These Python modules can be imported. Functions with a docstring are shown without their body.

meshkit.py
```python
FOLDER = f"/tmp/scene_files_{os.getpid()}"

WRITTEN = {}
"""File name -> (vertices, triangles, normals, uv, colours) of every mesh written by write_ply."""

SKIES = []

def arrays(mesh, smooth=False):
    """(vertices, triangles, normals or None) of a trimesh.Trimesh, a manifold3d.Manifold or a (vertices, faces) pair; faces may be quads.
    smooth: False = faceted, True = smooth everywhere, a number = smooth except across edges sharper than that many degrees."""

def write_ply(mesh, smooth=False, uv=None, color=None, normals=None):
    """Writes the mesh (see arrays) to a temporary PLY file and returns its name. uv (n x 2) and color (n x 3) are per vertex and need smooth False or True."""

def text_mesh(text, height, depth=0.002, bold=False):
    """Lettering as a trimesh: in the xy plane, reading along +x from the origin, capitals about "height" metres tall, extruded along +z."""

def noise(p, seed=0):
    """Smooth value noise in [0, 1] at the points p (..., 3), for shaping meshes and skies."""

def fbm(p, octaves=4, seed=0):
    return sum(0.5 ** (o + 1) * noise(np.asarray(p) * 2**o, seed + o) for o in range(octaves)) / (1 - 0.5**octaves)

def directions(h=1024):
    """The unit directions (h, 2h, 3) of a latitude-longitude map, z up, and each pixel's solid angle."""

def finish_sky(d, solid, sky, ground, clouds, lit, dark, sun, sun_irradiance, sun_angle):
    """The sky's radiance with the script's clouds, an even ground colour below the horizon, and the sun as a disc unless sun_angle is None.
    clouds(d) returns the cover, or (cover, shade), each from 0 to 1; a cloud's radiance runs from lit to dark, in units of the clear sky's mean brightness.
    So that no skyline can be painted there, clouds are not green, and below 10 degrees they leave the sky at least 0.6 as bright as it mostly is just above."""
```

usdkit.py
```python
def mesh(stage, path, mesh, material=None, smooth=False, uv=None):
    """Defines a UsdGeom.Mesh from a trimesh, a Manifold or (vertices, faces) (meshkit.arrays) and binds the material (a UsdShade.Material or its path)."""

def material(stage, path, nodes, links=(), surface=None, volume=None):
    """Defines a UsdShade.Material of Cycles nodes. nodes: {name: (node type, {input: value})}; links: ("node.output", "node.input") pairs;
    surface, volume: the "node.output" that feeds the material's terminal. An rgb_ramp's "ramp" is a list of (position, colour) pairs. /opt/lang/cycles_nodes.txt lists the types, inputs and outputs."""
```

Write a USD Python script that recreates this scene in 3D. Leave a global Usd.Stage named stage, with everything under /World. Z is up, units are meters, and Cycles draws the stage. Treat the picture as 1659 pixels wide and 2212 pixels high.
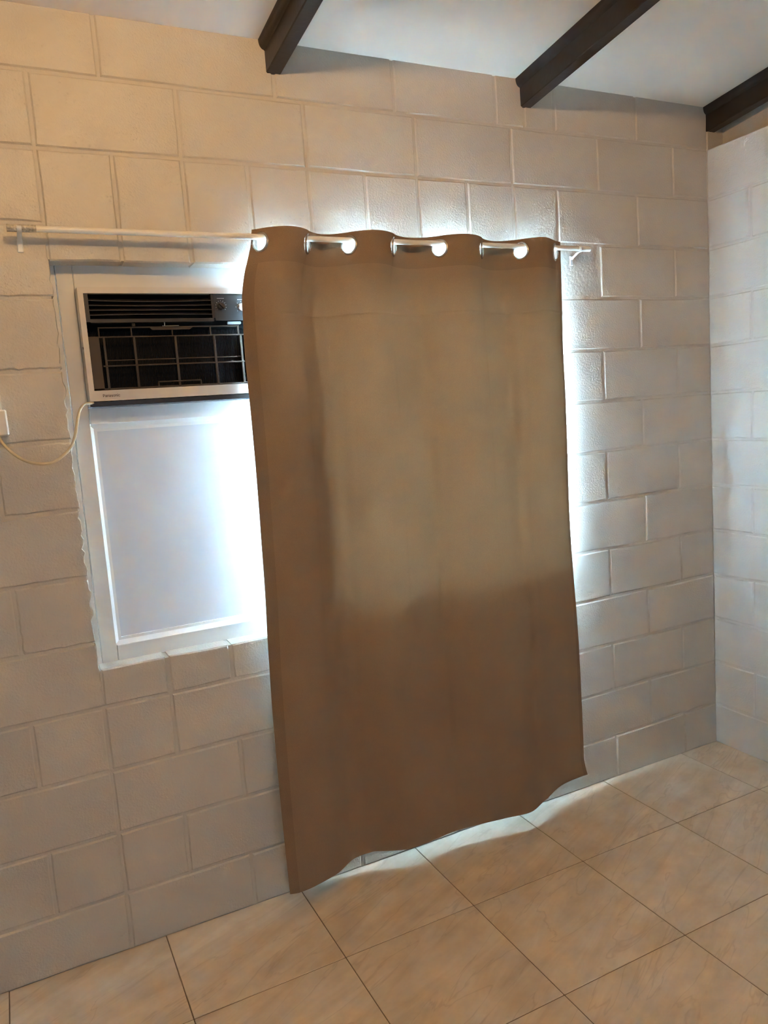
import math, numpy as np, trimesh, shapely
from shapely.geometry import box as sbox, Point, Polygon
import usdkit, meshkit
from pxr import Usd, UsdGeom, UsdLux, UsdShade, Gf, Sdf

stage = Usd.Stage.CreateInMemory()
UsdGeom.SetStageUpAxis(stage, 'Z'); UsdGeom.SetStageMetersPerUnit(stage, 1.0)
world = UsdGeom.Xform.Define(stage, '/World'); stage.SetDefaultPrim(world.GetPrim())
UsdGeom.Scope.Define(stage, '/World/Looks')
rng = np.random.default_rng(11)

# ------------------------------------------------------------------ camera
CAM = np.array([-2.779465723, -2.389300671, 1.608954695])
RIGHT = np.array([0.892824282, -0.444781481, -0.070952343])
DOWN = np.array([-0.120321767, -0.083727157, -0.989197875])
FWD = np.array([0.434036258, 0.891716994, -0.128270533])
cam = UsdGeom.Camera.Define(stage, '/World/camera')
m = np.eye(4); m[0, :3] = RIGHT; m[1, :3] = -DOWN; m[2, :3] = -FWD; m[3, :3] = CAM
cam.AddTransformOp().Set(Gf.Matrix4d(m.tolist()))
cam.CreateHorizontalApertureAttr(36.0); cam.CreateFocalLengthAttr(36.0 * 1659.52 / 1659)
cam.CreateClippingRangeAttr(Gf.Vec2f(0.05, 500))
cam.CreateExposureAttr(6.0)

# ------------------------------------------------------------------ light
SKY = (0.47, 0.73, 1.0); SKY_I = 1.65
dome = UsdLux.DomeLight.Define(stage, '/World/sky')
dome.CreateColorAttr(Gf.Vec3f(*SKY)); dome.CreateIntensityAttr(SKY_I)
LAMP_POS = (-2.40, -1.90, 2.80); LAMP_R, LAMP_H = 0.022, 0.075
LAMP_COL = (1.0, 0.62, 0.27); LAMP_STRENGTH = 28.0

# ------------------------------------------------------------------ helpers
def numbered(path):
    if not stage.GetPrimAtPath(path): return path
    k = 1
    while stage.GetPrimAtPath(f'{path}_{k:03d}'): k += 1
    return f'{path}_{k:03d}'

def keys(p, label=None, cat=None, group=None, kind=None):
    for k, v in (('label', label), ('category', cat), ('group', group), ('kind', kind)):
        if v: p.SetCustomDataByKey(k, v)
    return p

def thing(name, label=None, cat=None, loc=(0, 0, 0), group=None, kind=None):
    x = UsdGeom.Xform.Define(stage, numbered('/World/' + name))
    if tuple(loc) != (0, 0, 0): x.AddTranslateOp().Set(Gf.Vec3d(*loc))
    return keys(x.GetPrim(), label, cat, group, kind)

def part(parent, name, mesh, mat, label=None, smooth=False, kind=None):
    base = str(parent.GetPath()) if parent is not None else '/World'
    p = usdkit.mesh(stage, numbered(base + '/' + name), mesh, mat, smooth=smooth).GetPrim()
    return keys(p, label, kind=kind)

def bx(x0, x1, y0, y1, z0, z1):
    b = trimesh.creation.box([x1 - x0, y1 - y0, z1 - z0]); b.apply_translation([(x0 + x1) / 2, (y0 + y1) / 2, (z0 + z1) / 2]); return b

def cbox(x0, x1, y0, y1, z0, z1, c=0.002):
    """Box with all edges chamfered: hull of three inset boxes."""
    P = []
    for a, b_, d in ((0, c, c), (c, 0, c), (c, c, 0)):
        for x in (x0 + a, x1 - a):
            for y in (y0 + b_, y1 - b_):
                for z in (z0 + d, z1 - d): P.append((x, y, z))
    return trimesh.convex.convex_hull(np.array(P))

def cat_(ms): return trimesh.util.concatenate(ms)

def cyl(a, b, r, n=24, r2=None):
    a, b = np.array(a, float), np.array(b, float); d = b - a; L = np.linalg.norm(d)
    c = trimesh.creation.cylinder(radius=1, height=L, sections=n)
    v = c.vertices.copy()
    t = (v[:, 2] / L + .5); rr = r + ((r2 if r2 is not None else r) - r) * t
    v[:, 0] *= rr; v[:, 1] *= rr; c.vertices = v
    c.apply_transform(trimesh.geometry.align_vectors([0, 0, 1], d / L)); c.apply_translation((a + b) / 2); return c

def tube(pts, r, n=10):
    p = np.array(pts, float); t = np.gradient(p, axis=0); t /= np.linalg.norm(t, axis=1, keepdims=True)
    up = np.array([.13, 1, .07]); up /= np.linalg.norm(up)
    a = np.cross(t, up); a /= np.linalg.norm(a, axis=1, keepdims=True); b = np.cross(t, a)
    ang = np.arange(n) * 2 * np.pi / n
    v = p[:, None] + r * (np.cos(ang)[None, :, None] * a[:, None] + np.sin(ang)[None, :, None] * b[:, None])
    F = []
    for i in range(len(p) - 1):
        for j in range(n):
            k = (j + 1) % n
            F += [(i * n + j, i * n + k, (i + 1) * n + k), (i * n + j, (i + 1) * n + k, (i + 1) * n + j)]
    v = v.reshape(-1, 3).tolist(); s = len(v); v += [p[0].tolist(), p[-1].tolist()]; e = (len(p) - 1) * n
    for j in range(n):
        k = (j + 1) % n; F += [(s, k, j), (s + 1, e + j, e + k)]
    return trimesh.Trimesh(v, F, process=False)

def spline(pts, n=60):
    from scipy.interpolate import CubicSpline
    p = np.array(pts, float); s = np.r_[0, np.cumsum(np.linalg.norm(np.diff(p, axis=0), axis=1))]
    return CubicSpline(s, p)(np.linspace(0, s[-1], n))

def torus(R, r, n=40, k=10, flat=1.0):
    a = np.arange(n) * 2 * np.pi / n; b = np.arange(k) * 2 * np.pi / k
    A, B = np.meshgrid(a, b, indexing='ij')
    v = np.stack([(R + r * np.cos(B)) * np.cos(A), (R + r * np.cos(B)) * np.sin(A), r * flat * np.sin(B)], -1).reshape(-1, 3)
    F = []
    for i in range(n):
        for j in range(k):
            i2, j2 = (i + 1) % n, (j + 1) % k
            F += [(i * k + j, i2 * k + j, i2 * k + j2), (i * k + j, i2 * k + j2, i * k + j2)]
    return trimesh.Trimesh(v, F, process=False)

def extrude_xz(poly, y0, y1):
    """Extrude an (x, z) polygon from y0 to y1."""
    e = trimesh.creation.extrude_polygon(poly, y1 - y0, engine='earcut')
    v = e.vertices.copy(); e.vertices = np.c_[v[:, 0], y0 + v[:, 2], v[:, 1]]
    e.invert(); return e

# ------------------------------------------------------------------ materials
def simple(name, col, rough=.5, metal=0.0, spec=.5, bump=None, vary=None, extra=None):
    n = {'p': ('principled_bsdf', {'base_color': col, 'roughness': rough, 'metallic': metal, 'specular_ior_level': spec, **(extra or {})})}
    l = []
    if bump or vary:
        n['g'] = ('geometry', {})
    if bump:
        sc, dist, det = bump
        n['n'] = ('noise_texture', {'scale': sc, 'detail': det, 'roughness': .55}); n['b'] = ('bump', {'strength': 1.0, 'distance': dist})
        l += [('g.position', 'n.vector'), ('n.fac', 'b.height'), ('b.normal', 'p.normal')]
    if vary:
        sc, lo, hi = vary
        n['v'] = ('noise_texture', {'scale': sc, 'detail': 4}); n['r'] = ('rgb_ramp', {'ramp': [(.3, [c * lo for c in col]), (.7, [c * hi for c in col])]})
        l += [('g.position', 'v.vector'), ('v.fac', 'r.fac'), ('r.color', 'p.base_color')]
    return usdkit.material(stage, '/World/Looks/' + name, n, l, surface='p.BSDF')

def wall_paint(name, col, rough=.42):
    n = {'g': ('geometry', {}),
         'n1': ('noise_texture', {'scale': 150, 'detail': 1, 'roughness': .6}),
         'n2': ('noise_texture', {'scale': 14, 'detail': 1.5, 'roughness': .5}),
         'v': ('voronoi_texture', {'scale': 95, 'feature': 'f1'}),
         'mr': ('map_range', {'from_min': 0.08, 'from_max': 0.30, 'to_min': 1.0, 'to_max': 0.0, 'clamp': True}),
         'mm': ('map_range', {'from_min': .48, 'from_max': .62, 'to_min': 0, 'to_max': 1.0, 'clamp': True}),
         'pit': ('math', {'math_type': 'multiply'}),
         'pit2': ('math', {'math_type': 'multiply', 'value2': .55}),
         's2': ('math', {'math_type': 'multiply', 'value2': 1.6}),
         'a1': ('math', {'math_type': 'add'}), 'a2': ('math', {'math_type': 'add'}),
         'b': ('bump', {'strength': 1.0, 'distance': .0014}),
         'cv': ('noise_texture', {'scale': 2.3, 'detail': 2}),
         'r': ('rgb_ramp', {'ramp': [(.3, [c * .95 for c in col]), (.7, [min(1, c * 1.03) for c in col])]}),
         'p': ('principled_bsdf', {'roughness': rough, 'specular_ior_level': .4})}
    l = [('g.position', 'n1.vector'), ('g.position', 'n2.vector'), ('g.position', 'v.vector'), ('g.position', 'cv.vector'),
         ('v.distance', 'mr.value'), ('n2.fac', 'mm.value'), ('mr.result', 'pit.value1'), ('mm.result', 'pit.value2'), ('pit.value', 'pit2.value1'),
         ('n2.fac', 's2.value1'), ('n1.fac', 'a1.value1'), ('s2.value', 'a1.value2'), ('a1.value', 'a2.value1'), ('pit2.value', 'a2.value2'),
         ('a2.value', 'b.height'), ('b.normal', 'p.normal'), ('cv.fac', 'r.fac'), ('r.color', 'p.base_color')]
    return usdkit.material(stage, '/World/Looks/' + name, n, l, surface='p.BSDF')

WALL = (0.61, 0.565, 0.495)
M_wall = wall_paint('block_wall_paint', WALL)
M_wallr = wall_paint('partition_paint', (0.74, 0.73, 0.70))
M_mortar = simple('painted_mortar', tuple(c * .96 for c in WALL), .55, bump=(90, .002, 3))
M_mortarr = simple('partition_mortar', (.70, .69, .66), .55, bump=(90, .002, 3))
M_ceil = simple('ceiling_paint', (.90, .82, .715), .75, bump=(6, .002, 2))
M_plain = simple('plain_wall_paint', (.68, .65, .60), .6)
M_beam = simple('dark_stained_timber', (.020, .0125, .0085), .42, bump=(60, .0006, 3))
M_white = simple('white_gloss_paint', (.80, .79, .76), .38, bump=(25, .0008, 3))
M_frame = simple('cream_window_paint', (.70, .68, .63), .42, bump=(18, .0008, 3))
M_panel = usdkit.material(stage, '/World/Looks/opal_white_sheet', {'p': ('principled_bsdf', {'base_color': (.64, .66, .68), 'roughness': .35}), 't': ('translucent_bsdf', {'color': (.6, .62, .62)}), 'm': ('mix_closure', {'fac': .006})},
                          [('p.BSDF', 'm.closure1'), ('t.BSDF', 'm.closure2')], surface='m.closure')
M_acw = simple('cream_plastic', (.66, .62, .56), .4)
M_acside = simple('grey_white_plastic', (.60, .60, .58), .45)
M_black = simple('black_plastic', (.005, .0045, .004), .6, spec=.1)
M_dark = simple('dark_brown_plastic', (.022, .017, .013), .42)
M_ctrl = simple('charcoal_plastic', (.030, .029, .028), .35)
M_filter = simple('grey_brown_filter_plastic', (.075, .058, .044), .55, spec=.25)
M_knob = simple('warm_grey_knob', (.34, .29, .25), .4)
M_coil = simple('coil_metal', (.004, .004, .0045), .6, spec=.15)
M_tab = simple('pale_tab', (.35, .37, .37), .5)
M_print = simple('grey_print', (.42, .42, .42), .6)
M_logo = simple('brown_grey_lettering', (.13, .10, .08), .5)
M_cord = simple('cream_cord', (.62, .52, .34), .4)
M_rod = simple('white_rod_enamel', (.80, .77, .70), .28)
M_rust = simple('worn_rod_end', (.70, .64, .54), .45, vary=(120, .35, 1.05))
M_bracket = simple('white_bracket', (.74, .75, .75), .35)
M_metal = simple('nickel_grommet', (.55, .50, .43), .22, metal=1.0)
M_hole = simple('dark_hollow', (.012, .008, .006), .8)
M_sock = simple('white_socket_plastic', (.78, .72, .64), .35)
M_ground = simple('outdoor_paving', (.52, .52, .50), .9)
M_grout = simple('brown_grout', (.20, .135, .085), .85)
M_alu = simple('white_aluminium', (.78, .79, .80), .35)

def tile_mat():
    n = {'g': ('geometry', {}), 'o': ('object_info', {}),
         'rv': ('combine_xyz', {}), 'r1': ('math', {'math_type': 'multiply', 'value2': 37.0}), 'r2': ('math', {'math_type': 'multiply', 'value2': 91.0}),
         'add': ('vector_math', {'math_type': 'add'}),
         'rot': ('vector_rotate', {'rotate_type': 'z_axis', 'angle': -.42}),
         'mp': ('mapping', {'scale': (1.3, 6.5, 1.0)}),
         'n1': ('noise_texture', {'scale': 1.6, 'detail': 6, 'roughness': .62, 'distortion': 1.1}),
         'n2': ('noise_texture', {'scale': 7.0, 'detail': 5, 'roughness': .6}),
         'vn': ('noise_texture', {'scale': 1.1, 'detail': 4, 'roughness': .55, 'distortion': .8}),
         'vs': ('math', {'math_type': 'subtract', 'value2': .5}), 'va': ('math', {'math_type': 'absolute'}),
         'vr': ('map_range', {'from_min': 0, 'from_max': .012, 'to_min': 1, 'to_max': 0, 'clamp': True}),
         'fos': ('voronoi_texture', {'scale': 42, 'feature': 'f1'}),
         'fr': ('map_range', {'from_min': .12, 'from_max': .2, 'to_min': 1, 'to_max': 0, 'clamp': True}),
         'fm': ('noise_texture', {'scale': 3.4, 'detail': 2}), 'fmr': ('map_range', {'from_min': .55, 'from_max': .68, 'to_min': 0, 'to_max': .30, 'clamp': True}),
         'ff': ('math', {'math_type': 'multiply'}),
         'ramp': ('rgb_ramp', {'ramp': [(.25, (.66, .53, .385)), (.45, (.74, .61, .465)), (.6, (.79, .67, .53)), (.8, (.84, .75, .63))]}),
         'ramp2': ('rgb_ramp', {'ramp': [(.3, (.84, .81, .77)), (.65, (1, 1, 1))]}),
         'mul': ('mix_color', {'blend_type': 'multiply', 'fac': 1.0}),
         'vf': ('math', {'math_type': 'multiply', 'value2': .24}),
         'mv': ('mix_color', {'blend_type': 'mix', 'b': (.36, .25, .165)}),
         'mf': ('mix_color', {'blend_type': 'mix', 'b': (.74, .66, .56)}),
         'p': ('principled_bsdf', {'roughness': .30, 'specular_ior_level': .5})}
    l = [('o.random', 'r1.value1'), ('o.random', 'r2.value1'), ('r1.value', 'rv.x'), ('r2.value', 'rv.y'), ('g.position', 'add.vector1'), ('rv.vector', 'add.vector2'),
         ('add.vector', 'rot.vector'), ('rot.vector', 'mp.vector'), ('mp.vector', 'n1.vector'), ('add.vector', 'n2.vector'), ('mp.vector', 'vn.vector'),
         ('vn.fac', 'vs.value1'), ('vs.value', 'va.value1'), ('va.value', 'vr.value'), ('vr.result', 'vf.value1'),
         ('add.vector', 'fos.vector'), ('fos.distance', 'fr.value'), ('add.vector', 'fm.vector'), ('fm.fac', 'fmr.value'), ('fr.result', 'ff.value1'), ('fmr.result', 'ff.value2'),
         ('n1.fac', 'ramp.fac'), ('n2.fac', 'ramp2.fac'), ('ramp.color', 'mul.a'), ('ramp2.color', 'mul.b'),
         ('mul.result', 'mv.a'), ('vf.value', 'mv.fac'), ('mv.result', 'mf.a'), ('ff.value', 'mf.fac'), ('mf.result', 'p.base_color')]
    return usdkit.material(stage, '/World/Looks/cream_stone_tile', n, l, surface='p.BSDF')
M_tile = tile_mat()

def fabric(name, col, trans, fac):
    n = {'g': ('geometry', {}), 'mp': ('mapping', {'scale': (1.0, 1.0, 3.2)}), 'mp2': ('mapping', {'scale': (3.2, 1.0, 1.0)}),
         'n': ('noise_texture', {'scale': 420, 'detail': 2}), 'n2': ('noise_texture', {'scale': 420, 'detail': 2}),
         'mx': ('math', {'math_type': 'maximum'}), 'b': ('bump', {'strength': .7, 'distance': .0012}),
         'r': ('rgb_ramp', {'ramp': [(.35, [c * .86 for c in col]), (.7, [c * 1.1 for c in col])]}),
         'r2': ('rgb_ramp', {'ramp': [(.35, [c * .8 for c in trans]), (.7, [c * 1.15 for c in trans])]}),
         'd': ('diffuse_bsdf', {'roughness': .3}), 't': ('translucent_bsdf', {}), 'm': ('mix_closure', {'fac': fac})}
    l = [('g.position', 'mp.vector'), ('g.position', 'mp2.vector'), ('mp.vector', 'n.vector'), ('mp2.vector', 'n2.vector'), ('n.fac', 'mx.value1'), ('n2.fac', 'mx.value2'),
         ('mx.value', 'b.height'), ('mx.value', 'r.fac'), ('mx.value', 'r2.fac'), ('r.color', 'd.color'), ('r2.color', 't.color'), ('b.normal', 'd.normal'),
         ('d.BSDF', 'm.closure1'), ('t.BSDF', 'm.closure2')]
    return usdkit.material(stage, '/World/Looks/' + name, n, l, surface='m.closure')
M_fab = fabric('taupe_curtain_fabric', (.36, .25, .16), (.37, .22, .112), .11)
M_fab2 = fabric('taupe_doubled_fabric', (.31, .212, .134), (.30, .21, .13), .035)

M_pane = usdkit.material(stage, '/World/Looks/window_glass', {'f': ('fresnel', {'IOR': 1.5}), 't': ('transparent_bsdf', {'color': (.95, .97, .97)}), 'g': ('glossy_bsdf', {'roughness': .02}), 'm': ('mix_closure', {})},
                         [('f.fac', 'm.fac'), ('t.BSDF', 'm.closure1'), ('g.BSDF', 'm.closure2')], surface='m.closure')
FILM = np.array([.060, .067, .070])
M_film = usdkit.material(stage, '/World/Looks/tinted_glass', {'f': ('fresnel', {'IOR': 1.5}), 't': ('transparent_bsdf', {'color': tuple(FILM)}), 'g': ('glossy_bsdf', {'roughness': .02}), 'm': ('mix_closure', {})},
                         [('f.fac', 'm.fac'), ('t.BSDF', 'm.closure1'), ('g.BSDF', 'm.closure2')], surface='m.closure')
M_bulb = usdkit.material(stage, '/World/Looks/lit_globe', {'e': ('emission', {'color': LAMP_COL, 'strength': LAMP_STRENGTH})}, [], surface='e.emission')

# ------------------------------------------------------------------ room dimensions
JZ = [0.0] + [0.1844 + 0.2011 * k for k in range(13)]      # course lines: JZ[0] floor ... JZ[13] = 2.597
CEIL0, SLOPE = 2.765, 0.115                                # ceiling height at the window wall, and its rise per metre into the room
XL, YR, XR2 = -4.40, -4.70, 0.0                            # left wall, rear wall, right wall
WX0, WX1, WZ0, WZ1 = -2.60, -0.80, 0.906, 2.095            # window opening
GAP = 0.0045                                               # half a mortar joint
def ceil_z(y): return CEIL0 - SLOPE * y

# ------------------------------------------------------------------ ceiling and floor
yb, yf = 0.30, YR - .2
sec = np.array([(yb, ceil_z(yb)), (yf, ceil_z(yf)), (yf, ceil_z(yf) + .12), (yb, ceil_z(yb) + .12)])
V = np.array([(x, y, z) for x in (XL - .3, 1.2) for y, z in sec]); F = [(0, 1, 5), (0, 5, 4), (1, 2, 6), (1, 6, 5), (2, 3, 7), (2, 7, 6), (3, 0, 4), (3, 4, 7), (0, 3, 2), (0, 2, 1), (4, 5, 6), (4, 6, 7)]
ce = trimesh.Trimesh(V, F); ce.fix_normals()
keys(part(None, 'ceiling', ce, M_ceil), 'white sloping ceiling above the dark timber beams', 'ceiling', kind='structure')

keys(part(None, 'awning', bx(-3.2, .6, .50, 1.55, 2.45, 2.50), M_ceil), 'white awning outside above the window', 'awning', kind='structure')

fl = thing('floor', 'floor of large square cream stone-look tiles with thin brown grout', 'floor', kind='structure')
part(fl, 'grout_bed', bx(XL - .1, .1, YR - .1, .1, -.08, -.0022), M_grout)
T, G = 0.4555, 0.0016
xs = [0.005] + [-0.220 - T * k for k in range(0, 11)]; ys = [0.005, -0.395] + [-0.395 - T * .992 * k for k in range(1, 11)]
xs = [x for x in xs if x > XL] + [XL]; ys = [y for y in ys if y > YR] + [YR]
for i in range(len(xs) - 1):
    for j in range(len(ys) - 1):
        h = rng.uniform(-.0004, 0)
        part(fl, 'tile', cbox(xs[i + 1] + G, xs[i] - G, ys[j + 1] + G, ys[j] - G, -.012, h, .0009), M_tile)

# ------------------------------------------------------------------ block walls
def block(x0, x1, z0, z1, depth=.185, l=GAP, r=GAP, b=GAP, t=GAP, proud=None, ragged=0):
    """One painted block in the plane y = 0: front face slightly uneven, chamfered arris; l r b t are its half joints."""
    p = rng.uniform(-.0012, .0004) if proud is None else proud
    X0, X1, Z0, Z1 = x0 + l, x1 - r, z0 + b, z1 - t
    c, d = .0045, .004
    fx = np.linspace(0, 1, 4); fz = np.linspace(0, 1, 3)
    V, idx = [], {}
    def ring(inx, y, n):
        pts = []
        for s in np.linspace(0, 1, n, endpoint=False): pts.append((X0 + inx + s * (X1 - X0 - 2 * inx), y, Z0 + inx))
        for s in np.linspace(0, 1, n, endpoint=False): pts.append((X1 - inx, y, Z0 + inx + s * (Z1 - Z0 - 2 * inx)))
        for s in np.linspace(0, 1, n, endpoint=False): pts.append((X1 - inx - s * (X1 - X0 - 2 * inx), y, Z1 - inx))
        for s in np.linspace(0, 1, n, endpoint=False): pts.append((X0 + inx, y, Z1 - inx - s * (Z1 - Z0 - 2 * inx)))
        return pts
    n = 14 if ragged else 3; N = 4 * n
    back, mid, front = np.array(ring(0, depth, n)), np.array(ring(0, d + .0, n)), np.array(ring(c, p, n))
    jit = rng.normal(0, .0007, (N, 3)); jit[:, 1] *= .4
    mid = mid + jit * [1, 0, 1]; front = front + jit * 1.5 + np.c_[np.zeros(N), rng.normal(0, .0003, N), np.zeros(N)]
    if ragged:
        q = slice(n, 2 * n); g = rng.normal(0, .0016, n) + np.where(rng.random(n) < .2, .003, 0)
        mid[q, 0] += g; front[q, 0] += g + .002
    V = np.vstack([back, mid, front, [[(X0 + X1) / 2, p, (Z0 + Z1) / 2], [(X0 + X1) / 2, depth, (Z0 + Z1) / 2]]])
    F = []
    for i in range(N):
        k = (i + 1) % N
        F += [(i, N + k, k), (i, N + i, N + k), (N + i, 2 * N + k, N + k), (N + i, 2 * N + i, 2 * N + k), (2 * N + i, 3 * N, 2 * N + k), (i, k, 3 * N + 1)]
    mm = trimesh.Trimesh(V, F, process=False)
    if mm.volume < 0: mm.invert()
    return mm

wb = thing('wall_back', 'painted concrete block wall that holds the window and the curtain', 'wall', kind='structure')
core = extrude_xz(sbox(XL - .2, .0, .30, 2.80).difference(sbox(-9, -9, -8, -8)).difference(sbox(WX0 - .004, WZ0 - .004, WX1 + .004, WZ1 + .004)), .0042, .19)
core_poly = Polygon([(XL - .2, -.05), (.22, -.05), (.22, 2.80), (XL - .2, 2.80)]).difference(sbox(WX0 - .004, WZ0 - .004, WX1 + .004, WZ1 + .004))
part(wb, 'mortar', extrude_xz(core_poly, .0042, .19), M_mortar)
def wb_block(x0, x1, z0, z1, **k):
    part(wb, 'block', block(x0, x1, z0, z1, **k), M_wall, smooth=25)
def edges(x0, x1, z0, z1):
    k = {}
    if abs(x1 - WX0) < .02 and z1 > WZ0 + .02 and z0 < WZ1 - .02: k['r'] = 0; k['ragged'] = 1
    if abs(x0 - WX1) < .02 and z1 > WZ0 + .02 and z0 < WZ1 - .02: k['l'] = 0
    if abs(z1 - WZ0) < .01: k['t'] = 0
    if abs(z0 - WZ1) < .01: k['b'] = 0
    if z0 < .01: k['b'] = 0
    return k
for c in range(1, 14):
    z0, z1 = JZ[c - 1], JZ[c]
    cuts = [-(.2 if c % 2 else .4) - .4 * k for k in range(12)]
    if c <= 4 or c >= 11: cuts.append(-2.6)
    cuts = sorted(set([round(x, 3) for x in cuts if x > XL] + [XL, 0.0]))
    for a, b in zip(cuts[:-1], cuts[1:]):
        if c == 5:
            if a > -2.79 and b < -.61: continue
        if c in (11, 12) and b > WX0 + .01 and a < WX1 - .01: continue
        if 6 <= c <= 10:                                       # stop at the opening
            if a >= WX0 - .01 and b <= WX1 + .01: continue
            if a < WX0 < b: b = WX0
            if a < WX1 < b: a = WX1
        k = edges(a, b, z0, z1)
        if b == 0.0: k['r'] = 0
        wb_block(a, b, z0, z1, **k)
# course under the sill (blocks cut to 200), its two neighbours, and the tall lintel blocks over the window
for a, b in ((-3.0, -2.6), (-.8, -.6)): wb_block(a, b, JZ[4], JZ[5], **({'r': .001} if b < -2 else {'l': .001}))
for k in range(9):
    a = -2.6 + .2 * k
    wb_block(a, a + .2, JZ[4], WZ0, depth=.085, t=0, l=.006, r=.006)
    wb_block(a, a + .2, WZ1, JZ[12], b=0, proud=rng.uniform(-.0015, -.0002))
# cut blocks between the last course line and the ceiling
cuts = [XL, -3.2, -2.8, -2.41, -1.89, -1.47, -1.06, -.935, -.797, -.395, 0.0]
for a, b in zip(cuts[:-1], cuts[1:]): wb_block(a, b, JZ[13], CEIL0 + .012, t=0, **({'r': 0} if b == 0 else {}))
# the piece of the window wall seen past the end of the partition, below the last beam
wb_block(0.0, .2, 2.4, CEIL0 + .012, t=0, l=.001, r=0, b=0)

wr = thing('wall_right', 'white painted block partition that stops short of the ceiling', 'wall', kind='structure')
def to_right(mesh):
    """From the plane y = 0 (x along the wall) to the partition's face x = 0: its x runs into the room."""
    v = np.array(mesh.vertices); mesh.vertices = np.c_[v[:, 1], v[:, 0], v[:, 2]]; mesh.invert(); return mesh
part(wr, 'mortar', bx(.0042, .10, YR, .004, -.05, JZ[13] - .004), M_mortarr)
for c in range(1, 14):
    cuts = [-(.207 if c % 2 == 0 else .407) - .4 * k for k in range(12)]
    cuts = sorted([x for x in cuts if x > YR] + [YR, 0.0])
    for a, b in zip(cuts[:-1], cuts[1:]):
        k = {}
        if b == 0: k['r'] = 0
        if c == 13: k['t'] = 0
        if c == 1: k['b'] = 0
        part(wr, 'block', to_right(block(a, b, JZ[c - 1], JZ[c], depth=.10, **k)), M_wallr, smooth=25)
# infill sheet over the partition, set back from its face
iv = np.array([(x, y, z) for x in (.095, .12) for y, z in ((.003, 2.55), (YR, 2.55), (YR, ceil_z(YR) + .02), (.003, ceil_z(0) + .02))])
inf = trimesh.Trimesh(iv, F_ := [(0, 1, 2), (0, 2, 3), (4, 6, 5), (4, 7, 6), (0, 4, 5), (0, 5, 1), (1, 5, 6), (1, 6, 2), (2, 6, 7), (2, 7, 3), (3, 7, 4), (3, 4, 0)]); inf.fix_normals()
part(wr, 'infill_panel', inf, M_wall, 'recessed infill sheet between the partition top and the ceiling')

# walls behind the camera; a wide window with dark sun film lets in a little daylight
def wall_yz(x0, x1, poly):
    e = trimesh.creation.extrude_polygon(poly, x1 - x0, engine='earcut'); v = e.vertices.copy(); e.vertices = np.c_[x0 + v[:, 2], v[:, 0], v[:, 1]]; return e
lw = Polygon([(.2, -.05), (YR - .2, -.05), (YR - .2, ceil_z(YR - .2) + .05), (.2, ceil_z(.2) + .05)])
keys(part(None, 'wall_left', wall_yz(XL - .15, XL, lw), M_plain), 'plain painted side wall, left of the view', 'wall', kind='structure')
RX0, RX1, RZ0, RZ1 = -4.0, -1.0, .35, 2.25
rw = sbox(XL - .15, -.05, .25, ceil_z(YR) + .05).difference(sbox(RX0, RZ0, RX1, RZ1))
keys(part(None, 'wall_front', extrude_xz(rw, YR - .15, YR), M_plain), 'plain painted wall behind the camera', 'wall', kind='structure')
w2 = thing('window_2', 'wide dark tinted window in the wall behind the camera', 'window', kind='structure')
part(w2, 'sash', extrude_xz(sbox(RX0, RZ0, RX1, RZ1).difference(sbox(RX0 + .05, RZ0 + .05, RX1 - .05, RZ1 - .05)), YR - .10, YR - .06), M_alu)
part(w2, 'pane', bx(RX0 + .048, RX1 - .048, YR - .082, YR - .078, RZ0 + .048, RZ1 - .048), M_film)
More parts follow.
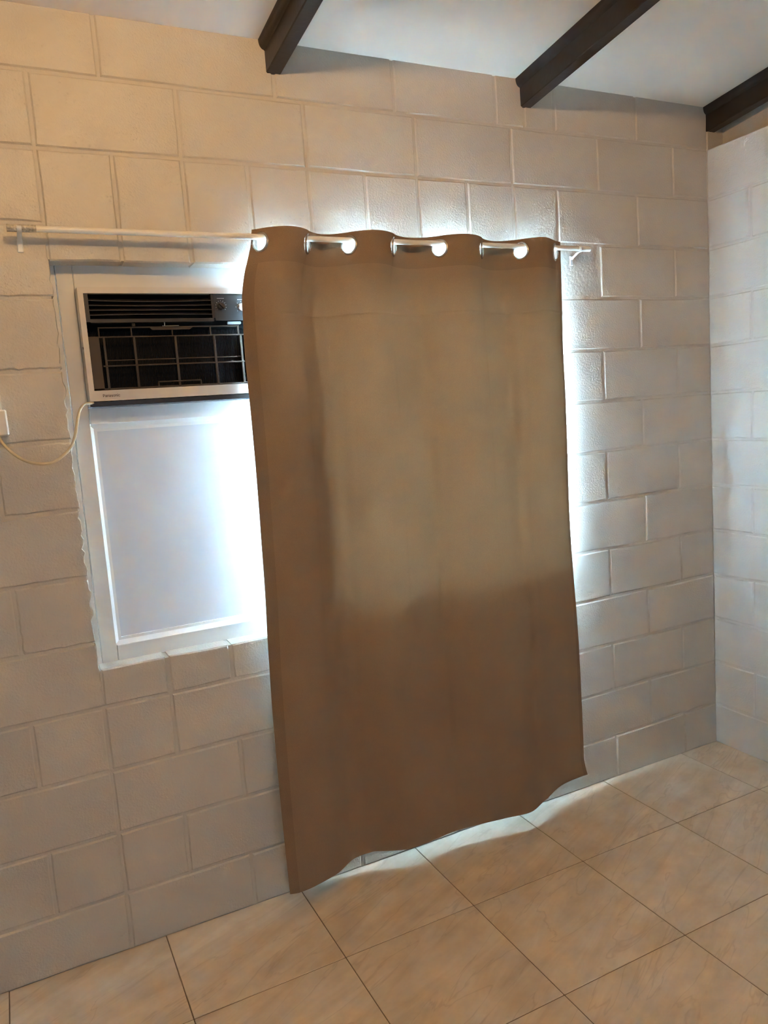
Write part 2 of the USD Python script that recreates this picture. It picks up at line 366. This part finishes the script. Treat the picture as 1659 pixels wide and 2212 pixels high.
keys(part(None, 'ground', bx(-14, 12, -12, 14, -.30, -.12), M_ground), 'pale paved ground outside the windows', 'ground', kind='structure')

# ------------------------------------------------------------------ beams
def sheared(prof, y0, y1):
    """A closed (x, z-offset) profile run along the slope of the ceiling; z = ceiling + offset."""
    P = np.array(prof, float); n = len(P)
    V = np.vstack([np.c_[P[:, 0], np.full(n, y), ceil_z(y) + P[:, 1]] for y in (y0, y1)])
    tri = trimesh.creation.triangulate_polygon(Polygon(P), engine='earcut')
    tv, tf = tri
    lut = [int(np.argmin(np.linalg.norm(P - q, axis=1))) for q in tv]
    F = []
    for f in tf:
        a, b, c = (lut[k] for k in f); F += [(a, b, c), (n + a, n + c, n + b)]
    for i in range(n):
        k = (i + 1) % n; F += [(i, k, n + k), (i, n + k, n + i)]
    mm = trimesh.Trimesh(V, F, process=False); mm.fix_normals(); return mm
BEAMS = [(-1.888, 'dark brown ceiling beam over the left half of the curtain'),
         (-.926, 'dark brown ceiling beam over the right edge of the curtain'),
         (.024, 'dark brown ceiling beam above the top of the white partition wall'),
         (-2.85, 'dark brown ceiling beam beyond the left edge of the photograph')]
for bxx, lab in BEAMS:
    b = thing('ceiling_beam', lab, 'beam', group='dark timber ceiling beams')
    hw, dp, ch = .0235, .094, .003
    prof = [(bxx - hw, .012), (bxx - hw, -dp + ch), (bxx - hw + ch, -dp), (bxx + hw - ch, -dp), (bxx + hw, -dp + ch), (bxx + hw, .012)]
    part(b, 'rafter', sheared(prof, .012, YR + .002), M_beam)
    for s in (-1, 1):
        q = [(bxx + s * hw, .01), (bxx + s * hw, -.030)] + [(bxx + s * (hw + .017 * math.sin(t) + .001), .0 - .026 * math.cos(t) - .002) for t in np.linspace(.12, math.pi / 2, 8)] + [(bxx + s * (hw + .018), .01)]
        part(b, 'quad_moulding', sheared(q if s > 0 else q[::-1], .010, YR + .002), M_beam, smooth=40)

# ------------------------------------------------------------------ window
YF = .065                                                    # face of the window frame
w = thing('window_1', 'painted window frame with a white panel under the air conditioner', 'window', kind='structure')
part(w, 'frame_stile', cbox(-2.604, -2.5832, YF + .004, YF + .09, WZ0 - .003, WZ1 + .004, .0012), M_frame)
part(w, 'frame_stile', cbox(-2.5818, -2.5352, YF, YF + .07, WZ0 - .003, WZ1 + .004, .002), M_frame)
part(w, 'frame_head', cbox(-2.5345, -.80, YF, YF + .07, 2.0245, WZ1 + .004, .002), M_frame)
part(w, 'sill_rail', cbox(-2.5345, -.80, YF, YF + .07, WZ0 - .003, .954, .002), M_frame)
part(w, 'shelf_rail', cbox(-2.5345, -1.875, YF - .004, YF + .05, 1.634, 1.6838, .002), M_white)
def picture_frame(x0, x1, z0, z1, wdt, y0, y1, mat, name, par):
    o = sbox(x0, z0, x1, z1).difference(sbox(x0 + wdt, z0 + wdt, x1 - wdt, z1 - wdt)); part(par, name, extrude_xz(o, y0, y1), mat)
def bevel_ring(x0, x1, z0, z1, wdt, yo, yi):
    V = [(x0, yo, z0), (x1, yo, z0), (x1, yo, z1), (x0, yo, z1), (x0 + wdt, yi, z0 + wdt), (x1 - wdt, yi, z0 + wdt), (x1 - wdt, yi, z1 - wdt), (x0 + wdt, yi, z1 - wdt)]
    V += [(x, yi + .02, z) for x, _, z in V]
    F = []
    for i in range(4):
        k = (i + 1) % 4
        F += [(i, k, 4 + k), (i, 4 + k, 4 + i), (i, 8 + k, k), (i, 8 + i, 8 + k), (4 + i, 4 + k, 12 + k), (4 + i, 12 + k, 12 + i), (8 + i, 12 + k, 8 + k), (8 + i, 12 + i, 12 + k)]
    mm = trimesh.Trimesh(V, F, process=False); mm.fix_normals(); return mm
PX1 = -1.875
part(w, 'bead_moulding', bevel_ring(-2.539, PX1, .954, 1.634, .012, YF + .003, YF + .012), M_white)
picture_frame(-2.527, PX1 - .012, .966, 1.622, .009, YF + .013, YF + .034, M_white, 'bead_step', w)
part(w, 'panel', bx(-2.530, PX1, YF + .019, YF + .031, .955, 1.632), M_panel, 'smooth white board under the air conditioner')
part(w, 'mullion', cbox(PX1 - .002, -1.835, YF, YF + .06, .954, 2.03, .002), M_frame)
picture_frame(-1.835, -.805, .954, 2.03, .026, YF - .008, YF + .03, M_alu, 'sash', w)
part(w, 'pane', bx(-1.812, -.828, YF + .004, YF + .008, .977, 2.007), M_pane)

# ------------------------------------------------------------------ air conditioner (front plane y = 0)
ac = thing('air_conditioner', 'old window air conditioner with its front grille missing and a cream bezel', 'air conditioner')
A0, A1, B0, B1 = -2.535, -1.962, 1.700, 2.024               # bezel outline
bez = sbox(A0, B0, A1, B1).difference(sbox(-2.520, 1.730, A1 + .015, 2.0065))
bezm = extrude_xz(bez, .0, .022)
part(ac, 'bezel', bezm, M_acw)
part(ac, 'casing', cat_([bx(A0, A0 + .004, .022, .40, 1.686, B1), bx(A1 - .004, A1, .022, .40, 1.686, B1), bx(A0 + .004, A1 - .004, .022, .40, B1 - .004, B1), bx(A0 + .004, A1 - .004, .016, .40, 1.703, 1.707), bx(A0 + .004, A1 - .004, .395, .40, 1.70, 2.02)]), M_acside)
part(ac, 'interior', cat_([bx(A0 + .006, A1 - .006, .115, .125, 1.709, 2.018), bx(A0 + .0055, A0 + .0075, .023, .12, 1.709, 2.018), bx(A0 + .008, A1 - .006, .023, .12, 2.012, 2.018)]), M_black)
part(ac, 'base_pan', cbox(A0 + .001, A1, .002, .30, 1.6845, 1.699, .0015), M_dark)
part(ac, 'screw', cyl((A0 - .0015, .010, 1.853), (A0 + .002, .010, 1.853), .0035, 12), M_dark)
# discharge louvres
part(ac, 'louvre_surround', cat_([bx(-2.520, -2.508, .004, .05, 1.926, 2.0065), bx(-2.508, -2.148, .004, .03, 1.924, 1.934), bx(-2.152, -2.144, .004, .03, 1.934, 2.0065)]), M_dark)
for k, z in enumerate((1.9885, 1.9745, 1.9605, 1.9465)):
    bow = .0025 - .0012 * k
    xs_ = np.linspace(-2.507, -2.152, 16); t = np.linspace(-1, 1, 16); zz = z - bow * (1 - t ** 2) * 1.4
    V = []
    for x, q in zip(xs_, zz): V += [(x, .006, q), (x, .006, q - .0022), (x, .034, q + .007), (x, .034, q + .0092)]
    F = []
    for i in range(15):
        for j in range(4):
            k2 = (j + 1) % 4; F += [(i * 4 + j, i * 4 + k2, i * 4 + 4 + k2), (i * 4 + j, i * 4 + 4 + k2, i * 4 + 4 + j)]
    F += [(0, 2, 1), (0, 3, 2), (60, 61, 62), (60, 62, 63)]
    lv = trimesh.Trimesh(V, F, process=False); lv.fix_normals(); part(ac, 'louvre', lv, M_dark)
# control panel with two knobs
cp = part(ac, 'control_panel', cat_([bx(-2.143, A1 + .001, .006, .03, 1.931, 2.0045), bx(-2.143, A1, .003, .006, 1.926, 1.9315)]), M_ctrl)
for kx, kz, kr, kc, ang in ((-2.122, 1.970, .0115, M_dark, .8), (-2.058, 1.966, .0125, M_knob, 0.05), (-1.995, 1.966, .0125, M_knob, .5)):
    kb = part(cp, 'knob', cat_([cyl((kx, .006, kz), (kx, -.002, kz), kr, 28), cyl((kx, -.002, kz), (kx, -.004, kz), kr, 28, kr * .85)]), M_ctrl if kc is M_dark else kc, smooth=30)
    g = bx(-kr * .92, kr * .92, -.013, -.003, -.0035, .0035); g.apply_transform(trimesh.transformations.rotation_matrix(ang, [0, 1, 0])); g.apply_translation([kx, 0, kz])
    part(cp, 'knob_grip', g, M_filter if kc is M_dark else M_knob)
    ticks = []
    for a in np.radians(np.linspace(-40, 220, 11 if kc is M_dark else 7)):
        ticks.append(bx(-.0009, .0009, .0052, .0062, .0, .0022)); ticks[-1].apply_translation([0, 0, kr + .0035]); ticks[-1].apply_transform(trimesh.transformations.rotation_matrix(a - math.pi / 2, [0, 1, 0])); ticks[-1].apply_translation([kx, 0, kz])
    part(cp, 'dial_marks', cat_(ticks), M_print)
    part(cp, 'dial_caption', bx(kx - .011, kx + .011, .0052, .0062, kz + kr + .0105, kz + kr + .0122), M_print)
# filter frame
fz0, fz1 = 1.731, 1.884
bar = lambda x0, x1, z0, z1, y0=.012, y1=.018: cbox(x0, x1, y0, y1, z0, z1, .0008)
ff = part(ac, 'filter_frame', cat_([bar(-2.519, A1 + .003, 1.8815, 1.8855), bar(-2.486, A1 + .003, 1.798, 1.8025), bar(-2.519, A1 + .003, 1.731, 1.7365),
     bar(-2.4795, -2.473, fz0, fz1), bar(-2.3945, -2.3875, fz0, fz1), bar(-2.2735, -2.2665, fz0, fz1), bar(-2.1545, -2.1475, fz0, fz1), bar(-2.0705, -2.0635, fz0, fz1), bar(-2.0545, A1 + .004, fz0, fz1),
     bar(-2.519, -2.489, fz0, fz1)]), M_filter)
part(ff, 'filter_rib', cat_([bar(-2.476, -2.066, 1.815, 1.8185, .020, .024)]), M_filter)
part(ff, 'pull_notch', cat_([bar(-2.335, -2.203, 1.7465, 1.7505, .010, .018), bar(-2.335, -2.331, 1.731, 1.75, .010, .018), bar(-2.207, -2.203, 1.731, 1.75, .010, .018)]), M_filter)
hd = Polygon([(-2.343, 1.9125), (-2.334, 1.903), (-2.222, 1.903), (-2.208, 1.9125)])
part(ff, 'upper_grid', cat_([bar(-2.489, -2.066, 1.9095, 1.9135, .022, .027), bar(-2.489, -2.485, 1.885, 1.913, .022, .027), bar(-2.397, -2.393, 1.885, 1.913, .022, .027), bar(-2.277, -2.273, 1.885, 1.905, .022, .027),
     bar(-2.160, -2.156, 1.885, 1.913, .022, .027), bar(-2.073, -2.067, 1.885, 1.913, .022, .027), extrude_xz(hd, .020, .027)]), M_filter)
part(ac, 'latch', cat_([bar(-2.299, -2.296, 1.913, 1.924, .012, .016), bar(-2.305, -2.255, 1.9125, 1.9145, .012, .016)]), M_tab, 'pale broken latch above the filter')
part(ac, 'thermostat_clip', cbox(-2.104, -2.060, .016, .024, 1.916, 1.9245, .002), M_tab, 'pale clip under the knobs')
part(ac, 'thermostat_clip', cbox(-2.392, -2.382, .016, .024, 1.913, 1.924, .002), M_filter)
# cooling coil: tubes and corrugated fins behind the filter
fin = []
for x in np.arange(-2.505, -1.975, .0042):
    fin.append(bx(x, x + .0018, .0545, .060, 1.733, 1.905))
part(ac, 'cooling_coil', cat_(fin), M_coil, kind='stuff')
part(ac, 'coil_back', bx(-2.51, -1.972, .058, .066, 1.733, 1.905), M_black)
tx = meshkit.text_mesh('Panasonic', .0078, .0006, bold=True)
v = np.array(tx.vertices); s = .0475 / (v[:, 0].max() - v[:, 0].min()); tx.vertices = np.c_[-2.498 + (v[:, 0] - v[:, 0].min()) * s, -.0005 + .0006 - v[:, 2], 1.711 + v[:, 1]]; tx.invert()
part(ac, 'lettering', tx, M_logo, 'small grey maker lettering on the bezel')
cordp = [(-2.781, -.040, 1.611), (-2.774, -.050, 1.596), (-2.755, -.060, 1.571), (-2.727, -.070, 1.548), (-2.691, -.080, 1.536), (-2.657, -.076, 1.538), (-2.628, -.072, 1.555), (-2.609, -.068, 1.572),
         (-2.594, -.064, 1.600), (-2.584, -.060, 1.633), (-2.574, -.040, 1.664), (-2.560, -.020, 1.687), (-2.538, .000, 1.6955), (-2.525, .006, 1.6955)]
part(ac, 'power_cord', tube(spline([(-2.786, -.034, 1.625)] + cordp, 90), .0042, 10), M_cord, 'cream power cord looping left to the socket', smooth=True)

sk = thing('wall_socket', 'white power socket with a plugged-in block at the left edge', 'socket')
part(sk, 'face_plate', cbox(-2.885, -2.7665, -.010, .003, 1.668, 1.742, .003), M_sock)
part(sk, 'plug_block', cbox(-2.835, -2.7565, -.040, .003, 1.6185, 1.6895, .004), M_sock)

# ------------------------------------------------------------------ curtain rod and brackets
RY, RZ, RR = -.055, 2.1665, .0088
rod = thing('curtain_rod', 'thin white curtain rod running above the window through the curtain', 'curtain rod')
part(rod, 'rod', cyl((-2.632, RY, RZ), (-.752, RY, RZ), RR, 28), M_rod, smooth=30)
sl = trimesh.creation.annulus(r_min=RR - .0009, r_max=RR + .0012, height=.072, sections=28)
sl.apply_transform(trimesh.geometry.align_vectors([0, 0, 1], [1, 0, 0])); sl.apply_translation([-2.662, RY, RZ])
part(rod, 'rod_sleeve', sl, M_rust, 'worn rust-marked left end of the rod', smooth=30)
part(rod, 'rod_end_plug', cyl((-2.690, RY, RZ), (-2.688, RY, RZ), RR - .001, 24), M_hole)
part(rod, 'end_cap', cat_([cyl((-.754, RY, RZ), (-.700, RY, RZ), RR + .0013, 28), cyl((-.700, RY, RZ), (-.6965, RY, RZ), RR + .0013, 28, RR - .003)]), M_rod, smooth=30)
def bracket(x, lab):
    b = thing('rod_bracket', lab, 'bracket', group='curtain rod brackets')
    pts = [(RY - .011, RZ + .004), (RY - .0115, RZ - .006), (RY - .006, RZ - .0108), (RY + .006, RZ - .0112), (-.022, RZ - .020), (-.006, RZ - .028), (-.0035, RZ - .046)]
    V, F = [], []
    for i, (y, z) in enumerate(spline([(0, a, c) for a, c in pts], 26)[:, 1:]):
        V += [(x - .006, y, z), (x + .006, y, z), (x + .006, y + .0018, z + .0008), (x - .006, y + .0018, z + .0008)]
    n = len(V) // 4
    for i in range(n - 1):
        for j in range(4):
            k = (j + 1) % 4; F += [(i * 4 + j, i * 4 + k, i * 4 + 4 + k), (i * 4 + j, i * 4 + 4 + k, i * 4 + 4 + j)]
    F += [(0, 2, 1), (0, 3, 2), (4 * n - 4, 4 * n - 3, 4 * n - 2), (4 * n - 4, 4 * n - 2, 4 * n - 1)]
    mm = trimesh.Trimesh(V, F, process=False); mm.fix_normals(); part(b, 'hook_strap', mm, M_bracket, smooth=40)
    part(b, 'wall_plate', cbox(x - .0075, x + .0075, -.004, .002, RZ - .052, RZ - .016, .0018), M_bracket)
    return b
bracket(-2.668, 'small white rod bracket at the far left end of the curtain rod')
bracket(-.744, 'small white rod bracket at the right end of the curtain rod')

# ------------------------------------------------------------------ curtain
HX = np.array([-1.998, -1.844, -1.700, -1.538, -1.360, -1.189, -1.020, -.866]); HZ = 2.1505
LZ, LX = np.array([(.065, -2.110), (.591, -2.102), (1.116, -2.079), (1.588, -2.068), (1.80, -2.067), (1.975, -2.064), (2.06, -2.050), (2.088, -2.041), (2.147, -2.022), (2.20, -2.014)]).T
RZs, RXs = np.array([(.065, -.808), (.150, -.822), (.215, -.820), (.615, -.818), (.808, -.822), (1.184, -.834), (1.542, -.830), (1.804, -.829), (2.11, -.828), (2.20, -.826)]).T
HEMX = np.array([-2.110, -2.073, -1.941, -1.835, -1.780, -1.723, -1.643, -1.45, -1.258, -1.155, -1.065, -.931, -.808]); HEMY = np.array([-.108, -.117, -.090, -.036, -.034, -.061, -.093, -.083, -.109, -.128, -.103, -.061, -.055])
from scipy.interpolate import PchipInterpolator, CubicSpline
fL, fR = PchipInterpolator(LZ, LX), PchipInterpolator(RZs, RXs)
hemf = PchipInterpolator((HEMX + 2.110) / (2.110 - .808), HEMY)
phx = np.r_[-2.16, HX, -.81]; phv = np.r_[-1.0, np.arange(8), 7.12] * np.pi
phf = PchipInterpolator(phx, phv)
TOPZ, SEAM, BOT = 2.192, 2.090, .065
AMP = .042
def topwave(x):
    s = np.sin(phf(x)); s = np.sign(s) * np.abs(s) ** .85
    return RY - AMP * s
xl_top, xr_top = float(fL(HZ)), float(fR(HZ))
def csurf(u, z):
    u, z = np.broadcast_arrays(np.asarray(u, float), np.asarray(z, float))
    xl, xr = fL(np.clip(z, .065, 2.2)), fR(np.clip(z, .065, 2.2))
    x = xl + u * (xr - xl)
    xt = xl_top + u * (xr_top - xl_top)
    t = np.clip((2.12 - z) / 2.055, 0, 1)
    ytop = topwave(xt)
    # below the header the folds tighten into narrow valleys with flat panels between them
    w = t ** .8
    yv = 0
    for uc, d, sg in ((.228, .027, .034), (.512, .026, .028), (.800, .024, .028)):
        e = (u - uc) / sg
        yv = yv + d * np.where(e < 0, np.exp(-e ** 2 * .5), np.exp(-e ** 2 * 4.5)) * np.clip((2.08 - z) / .25, 0, 1) * (1 - .92 * t)
    yv = yv - .010 * np.clip((2.08 - z) / .4, 0, 1) * (1 - t)
    y = (1 - w) * ytop + w * hemf(np.clip(u, 0, 1)) + yv
    y = y + (.040 * np.exp(-u / .05) + .016 * np.exp(-(1 - u) / .03)) * np.clip((2.1 - z) / .3, 0, 1) * np.clip(z / .9, 0, 1)
    y = np.minimum(y, -.0085)
    y = y + .0022 * np.exp(-((z - 1.932) / .004) ** 2) * -1 + .0035 * (meshkit.fbm(np.stack([x * 5, z * 2.2, 0 * x], -1), 3, seed=4) - .5)
    if True: y = np.minimum(y, -.006)
    e = np.clip((u - .72) / .22, 0, 1); z = z + .025 * e * e * (3 - 2 * e) * np.clip((.9 - z) / .83, 0, 1)
    return np.stack([x, y, z], -1)
def snormal(u, z):
    e = 1e-3; a = csurf(u + e, z) - csurf(u - e, z); b = csurf(u, z + e) - csurf(u, z - e)
    n = np.cross(a, b); return n / np.linalg.norm(n, axis=-1, keepdims=True)       # points into the room
def sheet(u, z, off=0.0, skip=None):
    U, Z = np.meshgrid(u, z, indexing='ij'); P = csurf(U, Z)
    if off: P = P + snormal(U, Z) * off
    n, k = len(u), len(z); F = []
    for i in range(n - 1):
        for j in range(k - 1):
            q = (i * k + j, (i + 1) * k + j, (i + 1) * k + j + 1, i * k + j + 1)
            if skip is not None and skip(P.reshape(-1, 3)[list(q)].mean(0)): continue
            F += [(q[0], q[1], q[2]), (q[0], q[2], q[3])]
    mm = trimesh.Trimesh(P.reshape(-1, 3), F, process=False); mm.remove_unreferenced_vertices(); return mm
M_lining = usdkit.material(stage, '/World/Looks/white_lining', {'d': ('diffuse_bsdf', {'color': (.85, .85, .84)}), 't': ('translucent_bsdf', {'color': (.5, .48, .45)}), 'm': ('mix_closure', {'fac': .08})}, [('d.BSDF', 'm.closure1'), ('t.BSDF', 'm.closure2')], surface='m.closure')
cur = thing('curtain', 'long taupe brown eyelet curtain hanging from the rod over the window', 'curtain')
sgn = snormal(np.array(.5), np.array(1.0))[1]
OFF = -1.0 if sgn > 0 else 1.0                                # so that +OFF moves into the room
uh = (HX - fL(HZ)) / (fR(HZ) - fL(HZ))
HC = csurf(uh, np.full(8, HZ))
def in_hole(p): return np.min(np.linalg.norm(HC - p, axis=1)) < .0275
part(cur, 'fabric_panel', sheet(np.linspace(0, 1, 240), np.r_[np.linspace(BOT, 1.915, 90), np.linspace(1.918, 1.946, 14), np.linspace(1.95, SEAM, 30)]), M_fab, smooth=True)
part(cur, 'header_band', sheet(np.linspace(0, 1, 460), np.linspace(SEAM - .002, TOPZ, 44), OFF * .0012, in_hole), M_fab2, 'doubled band across the top with the eyelets', smooth=True)
part(cur, 'lining', sheet(np.linspace(0, 1, 200), np.linspace(BOT + .004, SEAM, 110), -OFF * .0016), M_lining, 'pale lining on the window side', smooth=True)
part(cur, 'lining', sheet(np.linspace(0, 1, 460), np.linspace(SEAM + .0005, TOPZ - .003, 44), -OFF * .0012, in_hole), M_lining, smooth=True)
du = .024
part(cur, 'side_hem', sheet(np.linspace(0, du, 8), np.linspace(BOT, SEAM - .003, 120), OFF * .0013), M_fab2, smooth=True)
part(cur, 'side_hem', sheet(np.linspace(1 - du * .6, 1, 8), np.linspace(BOT, SEAM - .003, 120), OFF * .0013), M_fab2, smooth=True)
part(cur, 'bottom_hem', sheet(np.linspace(du + .001, 1 - du * .6 - .001, 200), np.linspace(BOT, BOT + .05, 8), -OFF * .0013), M_fab2, smooth=True)
for k in range(8):
    g = torus(.0285, .0036, 44, 12, .8)
    nn = snormal(uh[k], np.array(HZ)) * OFF
    g.apply_transform(trimesh.geometry.align_vectors([0, 0, 1], nn)); g.apply_translation(HC[k] + nn * .0012)
    part(cur, 'eyelet_ring', g, M_metal, smooth=True)

# ------------------------------------------------------------------ lamp (its light is seen, the lamp itself is above the frame)
lp = thing('pendant_lamp', 'warm lamp over a shallow dish under the ceiling, above the view', 'lamp')
lx, ly, lz = LAMP_POS
part(lp, 'bulb', cyl((lx, ly, lz - LAMP_H / 2), (lx, ly, lz + LAMP_H / 2), LAMP_R, 32), M_bulb)
prof = np.array([(0.0005, -.010), (.090, -.010), (LAMP_R + .086, -.001), (LAMP_R + .087, .002), (.089, -.005), (.0005, -.005)]) + [0, -LAMP_H / 2]
dish = trimesh.creation.revolve(np.vstack([prof, prof[:1]]), sections=40); dish.apply_translation(LAMP_POS); dish.fix_normals()
part(lp, 'dish_shade', dish, M_white)
part(lp, 'holder', cat_([cyl((lx, ly, lz + LAMP_H / 2), (lx, ly, lz + LAMP_H / 2 + .05), .020, 20), cyl((lx, ly, lz + LAMP_H / 2 + .05), (lx, ly, ceil_z(ly) + .006), .045, 24)]), M_white)
